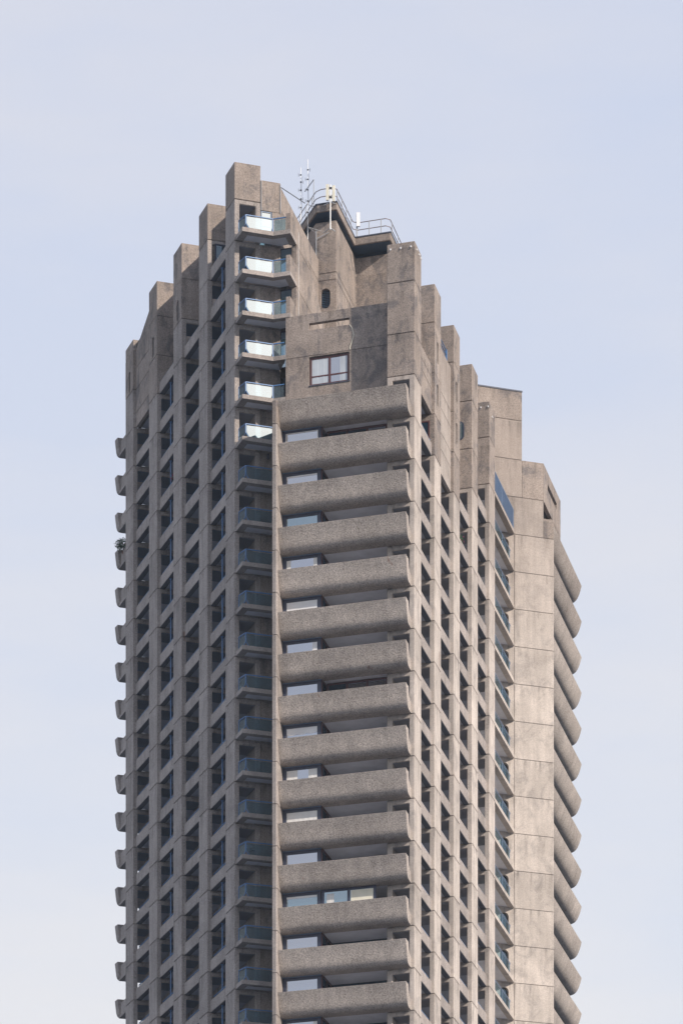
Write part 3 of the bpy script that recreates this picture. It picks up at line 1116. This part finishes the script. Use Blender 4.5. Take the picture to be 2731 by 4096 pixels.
# ------------------------------------------------------------------ broad blank panels
pp = [(0.02, 0), (3.22, 0), (3.29, 0.07), (3.46, 0.6), (0.02, 0.6)]
pan = MB().prism(pp, G, H - G).mesh('wall_panel', 'clean', 0.012)
for k in range(39, KMIN - 1, -1):
    put('wall_panel', pan, PF, ZJ(k))
put('panel_backing', MB().box(0.1, 3.2, 0.05, 0.55, 0, ZL(40.6) - zb).mesh('panel_backing', 'core'), PF, zb)
put('wall_panel', MB().prism([(0.02, 0), (2.4, 0), (2.4, 0.6), (0.02, 0.6)], G, H - G).mesh('wall_panel', 'clean', 0.012), PF, ZJ(40))
put('wall_panel', MB().prism([(2.41, 0.002), (3.22, 0.002), (3.29, 0.07), (3.46, 0.6), (2.41, 0.6)], G, (40.77 - 40.25) * H).mesh(
    'wall_panel', 'dirty', 0.012), PF, ZJ(40))
for z0, z1 in ((ZJ(41), ZJ(42)), (ZJ(42), ZL(43.3)), (ZL(43.3), ZL(44.07))):
    put('wall_panel', MB().box(-3.2, 0.62, 0, 0.45, G, z1 - z0 - G).mesh('wall_panel', 'clean' if z1 < ZL(44) else 'dirty', 0.012), PF, z0)
put('coping', MB().box(-3.3, 0.65, -0.04, 0.5, 0, 0.1).mesh('coping', 'coping'), PF, ZL(44.07))
put('stair_block', MB().box(-3.1, 0.5, 0.44, 5.0, 0, ZL(44.0) - ZJ(41)).mesh('stair_block', 'dirty'), PF, ZJ(41))
put('wall_panel', MB().box(0.64, 2.38, 0.01, 0.45, G, H).mesh('wall_panel', 'dirty', 0.012), PF, ZJ(41))
slot = rectpts(1.75, 5.5, (41.78 - 41.25) * H, (41.95 - 41.25) * H)
put('slotted_parapet', MB().holed((0.02, 7.04, G, H), slot, 0.0, -0.3, 'x').mesh('slotted_parapet', 'dirty'), DF, ZJ(41))
put('slotted_parapet', MB().box(-0.3, -0.005, 3.3, 7.04, 0.8, H - G).mesh('slotted_parapet', 'dirty'), DF, ZJ(40))
put('recess_floor', MB().box(-3.0, -0.1, 0.2, 7.0, -0.2, 0.0).mesh('recess_floor', 'dirty'), DF, ZJ(40))

# barrel balconies beyond, seen along their length
bR = barrel_mesh(0, 'y', -0.25, 'conc', 0.62, 13.1, -1, 'barrel', side_profile)
bRm = bR.mesh('barrel_balcony', 'barrel')
endR = MB().prism([(-0.26 - n, z - 0.01) for n, z in side_profile()[0]] + [(-1.86, 1.52)], 12.9, 13.08, 'y').mesh('balcony_end', 'conc')
for k in range(40, KMIN - 1, -1):
    b = put('barrel_balcony', bRm, BF, ZJ(k))
    sub('balcony_end', endR, b)
put('far_glazing', MB().box(-2.1, -1.86, 0.4, 12.6, 0, ZL(40.5) - zb).mesh('far_glazing', 'darkglass'), BF, zb)

for k in range(42, KMIN - 1, -1):
    put('floor_slab', MB_end, LF, ZJ(k))

# ends of the balconies of the hidden face, at the far left
o_, i_ = barrel_profile()
rings = [(0.0, 1.54), (0.06, 1.0), (0.11, 0.62), (0.17, 0.42), (0.27, 0.31), (0.42, 0.27)]
vs, fs = [], []
for n, z in rings:
    vs += [(0.42 + n, 28.5, z), (0.38 + n, 29.1, z), (3.2, 29.1, z), (3.2, 28.5, z)]
nr = len(rings)
for i in range(nr - 1):
    for j in range(4):
        a, b = i * 4 + j, i * 4 + (j + 1) % 4
        fs.append((a, b, b + 4, a + 4))
fs += [tuple(range(4)), tuple(range((nr - 1) * 4, nr * 4))]
stub = MB().add(vs, fs)
stub.prism([(0.62, 25.0), (0.66, 28.6), (0.84, 28.6), (0.80, 25.0)], 0.30, 1.25)
stub = stub.mesh('end_balcony', 'conc')
srail = MB().tube((0.9, 25.5, 1.75), (1.1, 28.4, 1.75), 0.03).tube((1.0, 28.0, 1.4), (1.0, 28.0, 1.75), 0.03).mesh('railing', 'bluelight')
for k in range(42, KMIN - 1, -1):
    b = put('end_balcony', stub, LF, ZJ(k))
    sub('railing', srail, b)

# ------------------------------------------------------------------ plant room core on the roof
K0, K1, K2, K3 = (13.34, 257.31), (14.78, 256.86), (16.51, 262.37), (18.97, 261.6)
K4, K5, K6 = (21.4, 269.4), (12.0, 271.5), (10.9, 265.1)
core = [K0, K1, K2, K3, K4, K5, K6]


def prism_w(poly, z0, z1, name, mat, bevel=0.0):
    mb = MB().prism([(p[0] - T0.x, p[1] - T0.y) for p in poly], z0, z1)
    o = bpy.data.objects.new(name, mb.mesh(name, mat, bevel))
    C.objects.link(o)
    o.parent = tower
    return o


def inset(poly, d):
    """shift every corner towards the inside by about d (convexity handled by edge offset)"""
    n = len(poly)
    res = []
    for i in range(n):
        p0, p1, p2 = Vector(poly[i - 1]), Vector(poly[i]), Vector(poly[(i + 1) % n])
        e1, e2 = (p1 - p0).normalized(), (p2 - p1).normalized()
        n1, n2 = Vector((-e1.y, e1.x)), Vector((-e2.y, e2.x))
        bis = (n1 + n2)
        s = d / max(0.3, (1 + n1.dot(n2)) / 2) / 2 * 1.0
        res.append(tuple(p1 + bis * s))
    return res


dvec = Vector((0.299, 0.954))
for z0, z1 in ((ZJ(40), ZJ(41)), (ZJ(41), ZJ(42)), (ZJ(42), ZJ(43)), (ZJ(43), ZJ(44)), (ZJ(44), ZL(44.43)), (ZL(44.43), ZL(45.73))):
    poly = core
    if z0 == ZJ(43):
        poly = [tuple(Vector(K0) + dvec * 0.4), tuple(Vector(K1) + dvec * 0.4)] + core[2:]
    prism_w(poly, z0 + G, z1 - G, 'plant_room_wall', 'dirty', 0.02)
CF = (K0[0], K0[1], ANG_R)
wcf = (Vector(K1) - Vector(K0)).length
hc = (41.0, )
ov = oval(wcf * 0.47, (43.80 - 43.25) * H, 0.35, 0.72)
put('plant_room_wall', MB().holed((0, wcf, G, H - G), ov, 0.0, 0.4, 'y').mesh('plant_room_wall', 'dirty'), CF, ZJ(43))
lo = put('oval_louvre', MB().prism(oval(wcf * 0.47, (43.80 - 43.25) * H, 0.34, 0.71), 0.30, 0.34, 'y').mesh('oval_louvre', 'black'), CF, ZJ(43))
for i in range(11):
    z = (43.80 - 43.25) * H - 0.64 + i * 0.125
    half = 0.33 if abs(z - (43.80 - 43.25) * H) < 0.4 else 0.24
    sub('slat', MB().box(wcf * 0.47 - half, wcf * 0.47 + half, 0.20, 0.29, z, z + 0.05).mesh('slat', 'louvre'), lo)
prism_w(inset(core, 0.09), ZJ(40), ZJ(43) + 0.1, 'plant_room_core', 'core')
prism_w(inset(core, 0.5), ZJ(43) + 0.1, ZJ(44) - 0.1, 'plant_room_core', 'core')
prism_w(inset(core, 0.09), ZJ(44) - 0.1, ZL(45.7), 'plant_room_core', 'core')
# clerestory louvres under the roof
prism_w(inset(core, 0.35), ZL(45.7), ZL(45.9), 'clerestory', 'black')
for i in range(5):
    z = ZL(45.73) + 0.03 + i * 0.058
    prism_w(inset(core, 0.27), z, z + 0.022, 'louvre', 'louvre')
E0, E1, E2, E3 = (13.30, 256.48), (14.78, 256.02), (16.38, 261.14), (18.92, 260.34)
E4, E5, E6, E7 = (21.9, 270.0), (12.2, 272.8), (10.0, 267.2), (12.48, 259.12)
roof = [E0, E1, E2, E3, E4, E5, E6, E7]
prism_w(roof, ZL(45.845), ZL(46.03), 'roof_slab', 'dirty', 0.03)
prism_w(inset(roof, 0.12), ZL(45.845) - 0.03, ZL(45.845) - 0.003, 'roof_soffit', 'louvre')
prism_w(inset(roof, -0.03), ZL(46.03) + 0.002, ZL(46.03) + 0.09, 'roof_edge_coping', 'coping')

# roof guard rail
zr = ZL(46.03) + 0.09
rp = inset(roof, 0.12)
R_ = [rp[6], rp[7], rp[0], rp[1], rp[2], rp[3], rp[4]]


def tow(p, z):
    return (p[0] - T0.x, p[1] - T0.y, z)


rl = MB()
for dz in (0.52, 1.05):
    # rounded turns at the corners
    pts = []
    for i, p in enumerate(R_):
        if 0 < i < len(R_) - 1:
            a, b = Vector(R_[i - 1]), Vector(R_[i + 1])
            p = Vector(p)
            pts.append(p + (a - p).normalized() * 0.28)
            pts.append(p + (b - p).normalized() * 0.28)
        else:
            pts.append(Vector(p))
    rl.path([tow(p, zr + dz) for p in pts], 0.032, 6)
rlo = bpy.data.objects.new('guard_rail', rl.mesh('guard_rail', 'rail'))
C.objects.link(rlo)
rlo.parent = tower
pm = MB().tube((0, 0, -0.25), (0, 0, 1.08), 0.036, 6).box(-0.06, 0.06, -0.06, 0.06, -0.28, -0.14).mesh('rail_post', 'galv')
for a, b, n in ((R_[0], R_[1], 5), (R_[1], R_[2], 2), (R_[3], R_[4], 4), (R_[4], R_[5], 3), (R_[5], R_[6], 5)):
    for i in range(n):
        t = (i + 0.12) / n if n > 1 else 0.5
        p = Vector(a).lerp(Vector(b), min(1, t + 0.06))
        q = bpy.data.objects.new('rail_post', pm)
        C.objects.link(q)
        q.parent = rlo
        q.location = tow(p, zr)
# service pipework on the core
pv = MB()
kk = Vector((13.36, 257.22))
pv.path([tow(kk + Vector((0.0, -0.05)), 129.0), tow(kk + Vector((0.0, -0.05)), 131.4)], 0.03)
pv.path([tow(kk + Vector((0.0, -0.06)), 130.75), tow(kk + Vector((0.1, -0.1)), 130.85), tow(kk + Vector((0.9, -0.33)), 131.15)], 0.035)
po = bpy.data.objects.new('service_pipe', pv.mesh('service_pipe', 'galv'))
C.objects.link(po)
po.parent = tower

# small floodlights near the parapet edges
fl = MB().box(-0.03, 0.03, -0.07, 0.0, -0.04, 0.04).tube((0, -0.04, -0.02), (0, -0.09, -0.10), 0.032, 6).mesh('floodlight', 'white')
for x in (-1.65, -0.95, -0.25):
    put('floodlight', fl, RF, ZL(42.385) - 0.35, x, -0.0)
for yy in (0.5, 1.2, 1.75):
    fo = put('floodlight', fl, RF, ZL(42.385) - 0.35, 0.0, yy)
    fo.rotation_euler = (0, 0, RF[2] + math.pi / 2)
for x in (-0.65, -0.1):
    put('floodlight', fl, RF, ZL(42.25), x, 4 * PR)
fo = put('floodlight', fl, RF, ZL(42.1), 0.0, 4 * PR + 0.8)
fo.rotation_euler = (0, 0, RF[2] + math.pi / 2)

# ------------------------------------------------------------------ things standing or hanging on the building
def thing_mesh(name, mb, mat, loc, label, cat, rot=0.0, group=None):
    o = bpy.data.objects.new(name, mb.mesh(name, mat))
    C.objects.link(o)
    o.location = loc
    o.rotation_euler = (0, 0, rot)
    o['label'] = label
    o['category'] = cat
    if group:
        o['group'] = group
    return o


def child(name, mb, mat, par, loc=(0, 0, 0)):
    o = bpy.data.objects.new(name, mb.mesh(name, mat))
    C.objects.link(o)
    o.parent = par
    o.location = loc
    return o


def mast(loc, h, label, seed, taper):
    rnd = random.Random(seed)
    e = empty('antenna_mast', loc, label, 'antenna', 'slim masts on the roof')
    child('pole', MB().tube((0, 0, 0), (0, 0, h * 0.45), 0.026, 8).tube((0, 0, h * 0.45), (0, 0, h * 0.85), 0.014, 8).tube(
        (0, 0, h * 0.85), (0, 0, h), 0.021, 8), 'galv', e)
    for i in range(5):
        z = h * (0.42 + 0.12 * i) + rnd.uniform(-.1, .1)
        s = rnd.choice((-1, 1))
        mb = MB().box(-0.05, 0.05, -0.04, 0.04, -0.04, 0.04)
        mb.tube((0, 0, 0), (s * 0.16, 0, 0), 0.012, 5)
        mb.tube((s * 0.16, 0, -0.12), (s * 0.16, 0, 0.12), 0.014, 5)
        child('bracket', mb, 'black', e, (0, 0, z))
    cbm = MB()
    pts = [(0.05, -0.05, 0.3)]
    for i in range(9):
        pts.append((0.06 + rnd.uniform(-0.03, 0.06), -0.06, 0.3 + (h * 0.8) * (i + 1) / 9))
    cbm.path(pts, 0.012, 4)
    child('cable', cbm, 'black', e)
    return e


m1 = mast((12.25, 257.0, 131.0), 135.86 - 131.0, 'shorter thin mast with clipped cables left of the plant room', 3, 0)
m2 = mast((12.72, 256.5, 129.6), 136.17 - 129.6, 'tallest thin mast with dark brackets rising above everything', 5, 0)
child('wall_bracket', MB().tube((0, 0, 3.35), (1.1, 0.7, 3.35), 0.022, 5).tube((0, 0, 1.75), (1.0, 0.6, 1.75), 0.022, 5).tube(
    (0, 0, 1.75), (0.7, 0.5, 1.5), 0.018, 5), 'galv', m2)
child('stay_cable', MB().tube((0.3, 0, 2.3), (-1.9, -1.2, 3.1), 0.03, 5), 'black', m1)
m3 = empty('whip_antenna', (13.17, 257.0, ZL(46.03) + 0.1), 'short whip antenna pole tied to the corner of the roof rail', 'antenna')
child('pole', MB().tube((0, 0, 0), (0, 0, 135.03 - ZL(46.03) - 0.1), 0.028, 6), 'galv', m3)
child('stay_bar', MB().tube((0, 0, 2.0), (-0.65, -0.3, 1.0), 0.03, 5), 'black', m3)

pa = empty('panel_antenna_pair', (14.29, 255.78, 130.8), 'pair of cream panel antennas on a white pole at the plant room corner', 'antenna')
child('pole', MB().tube((0, 0, 0), (0, 0, 3.2), 0.045, 8), 'galv', pa)
for dx, dz, n in ((-0.21, 2.05, 0), (0.23, 1.97, 1)):
    a = child('antenna_panel', MB().box(-0.095, 0.095, -0.06, 0.06, 0, 1.12), 'cream', pa, (dx, -0.08, dz))
    a.rotation_euler = (0, 0, ANG_R)
    child('cable', MB().path([(0, 0, 0), (0.02 - dx * 0.2, 0, -0.2), (-dx, 0.05, -0.35)], 0.015, 4), 'black', a)
for z in (2.3, 2.95):
    child('clamp', MB().box(-0.12, 0.12, -0.07, 0.07, -0.06, 0.06), 'black', pa, (0, 0, z))
for z in (0.12, 1.95):
    child('standoff_bracket', MB().tube((0, 0, 0), (-0.45, 0.35 + 0.3 * (z < 1), -0.05), 0.035, 5).tube(
        (0, 0, 0), (0.38, 0.25 + 0.3 * (z < 1), 0.03), 0.035, 5), 'galv', pa, (0, 0, z))
sa = empty('panel_antenna', (16.5, 261.15, ZL(46.03) + 0.05), 'single white panel antenna at the inner corner of the roof rail', 'antenna')
child('pole', MB().tube((0, 0, 0), (0, 0, 1.7), 0.035, 6), 'galv', sa)
child('antenna_panel', MB().box(-0.04, 0.22, -0.12, 0.02, 0, 1.0), 'white', sa, (0.02, -0.04, 0.75))


def bush(name, loc, r, n, label, cat, mat='leaf', flowers=0, pot=True, sq=(1, 1, 1)):
    e = empty(name, loc, label, cat)
    rnd = random.Random(name + str(loc[0]))
    mb = MB()
    for i in range(n):
        while True:
            p = Vector((rnd.uniform(-1, 1), rnd.uniform(-1, 1), rnd.uniform(-1, 1)))
            if p.length < 1:
                break
        p = Vector((p.x * r * sq[0], p.y * r * sq[1], (p.z * sq[2] + 1.0) * r))
        a = Vector((rnd.uniform(-1, 1), rnd.uniform(-1, 1), rnd.uniform(-1, 1))).normalized()
        b = a.orthogonal().normalized()
        s = rnd.uniform(0.045, 0.09)
        mb.add([p, p + a * s + b * s * .4, p + a * s * 2, p + a * s - b * s * .4], [(0, 1, 2, 3)])
    child('foliage', mb, mat, e)
    st = MB()
    for i in range(7):
        q = Vector((rnd.uniform(-.6, .6) * r, rnd.uniform(-.6, .6) * r, r * rnd.uniform(0.9, 1.7)))
        st.tube((0, 0, -0.2), q, 0.012, 4)
    child('stem', st, 'pot', e)
    if flowers:
        fm = MB()
        for i in range(flowers):
            p = Vector((rnd.uniform(-r, r), rnd.uniform(-r, r), rnd.uniform(0.6, 1.9) * r))
            fm.add([p, p + Vector((.05, 0, 0)), p + Vector((.05, 0, .05)), p + Vector((0, 0, .05))], [(0, 1, 2, 3)])
        child('flower', fm, 'flower', e)
    if pot:
        child('plant_pot', MB().tube((0, 0, -0.5), (0, 0, 0.0), 0.14, 10, 0.19), 'pot', e)
    return e


lv = lambda py, Y: 1.7 + (8165 - py) * Y / 14360
b_at = W(LF, 0.62, 27.9, ZJ(39) + 1.20)
bush('potted_shrub', b_at, 0.52, 900, 'leafy green shrub spilling over a balcony end at the far left edge', 'plant', sq=(1.1, 0.7, 0.9), pot=False)
bush('flowering_plant', W(LF, 0.45, 2 * PL + 3.0, ZJ(39) + 0.85), 0.32, 90, 'pink flowering plant behind a left facade balcony rail', 'plant', flowers=26)
bush('balcony_plant', W(RF, -0.5, 2 * PR + 4.0, ZJ(37) + 0.75), 0.36, 160, 'small russet and green plant on a right facade balcony', 'plant', flowers=10)

# folding chair on a small balcony
ch = empty('folding_chair', W(LF, 0.95, -0.9, ZJ(28) + 0.30), 'pale folding chair behind the glass of a shaded cranked balcony', 'chair')
ch.rotation_euler = (0, 0, 0.5)
child('seat', MB().box(-0.2, 0.2, -0.2, 0.2, 0.43, 0.46), 'galv', ch)
child('backrest', MB().tube((-0.2, 0.2, 0.43), (-0.2, 0.32, 0.9), 0.015).tube((0.2, 0.2, 0.43), (0.2, 0.32, 0.9), 0.015).box(
    -0.2, 0.2, 0.28, 0.31, 0.75, 0.9), 'galv', ch)
for sx in (-1, 1):
    child('leg', MB().tube((sx * 0.2, -0.2, 0), (sx * 0.2, 0.2, 0.45), 0.015), 'galv', ch)
    child('leg', MB().tube((sx * 0.2, 0.2, 0), (sx * 0.2, -0.2, 0.45), 0.015), 'galv', ch)
# camera dome on the shaded wall beside the small balconies
thing_mesh('security_lamp', MB().tube((0, 0, 0), (0, -0.05, -0.28), 0.11, 10).tube((0, 0.3, 0.05), (0, 0, 0.05), 0.03, 6), 'black',
           W(LF, 2.35, -0.28, ZL(38.16)), 'dark rounded lamp fixed to the shaded wall under a cranked balcony', 'lamp')

# ------------------------------------------------------------------ thin haze volume, added to lift the darkest tones
hz = MB().box(-3050, 3050, -3050, 3550, -1.0, 142.0)
hm = bpy.data.materials.new('haze_air')
hm.use_nodes = True
hn = hm.node_tree
hn.nodes.clear()
ho = N(hn, 'ShaderNodeOutputMaterial')
hv = N(hn, 'ShaderNodeVolumePrincipled')
hv.inputs['Color'].default_value = (0.80, 0.89, 1.0, 1)
hv.inputs['Density'].default_value = HAZE
hv.inputs['Anisotropy'].default_value = 0.0
hn.links.new(hv.outputs[0], ho.inputs['Volume'])
M['haze'] = hm
hob = bpy.data.objects.new('haze', hz.mesh('haze', 'haze'))
C.objects.link(hob)
hob['kind'] = 'stuff'
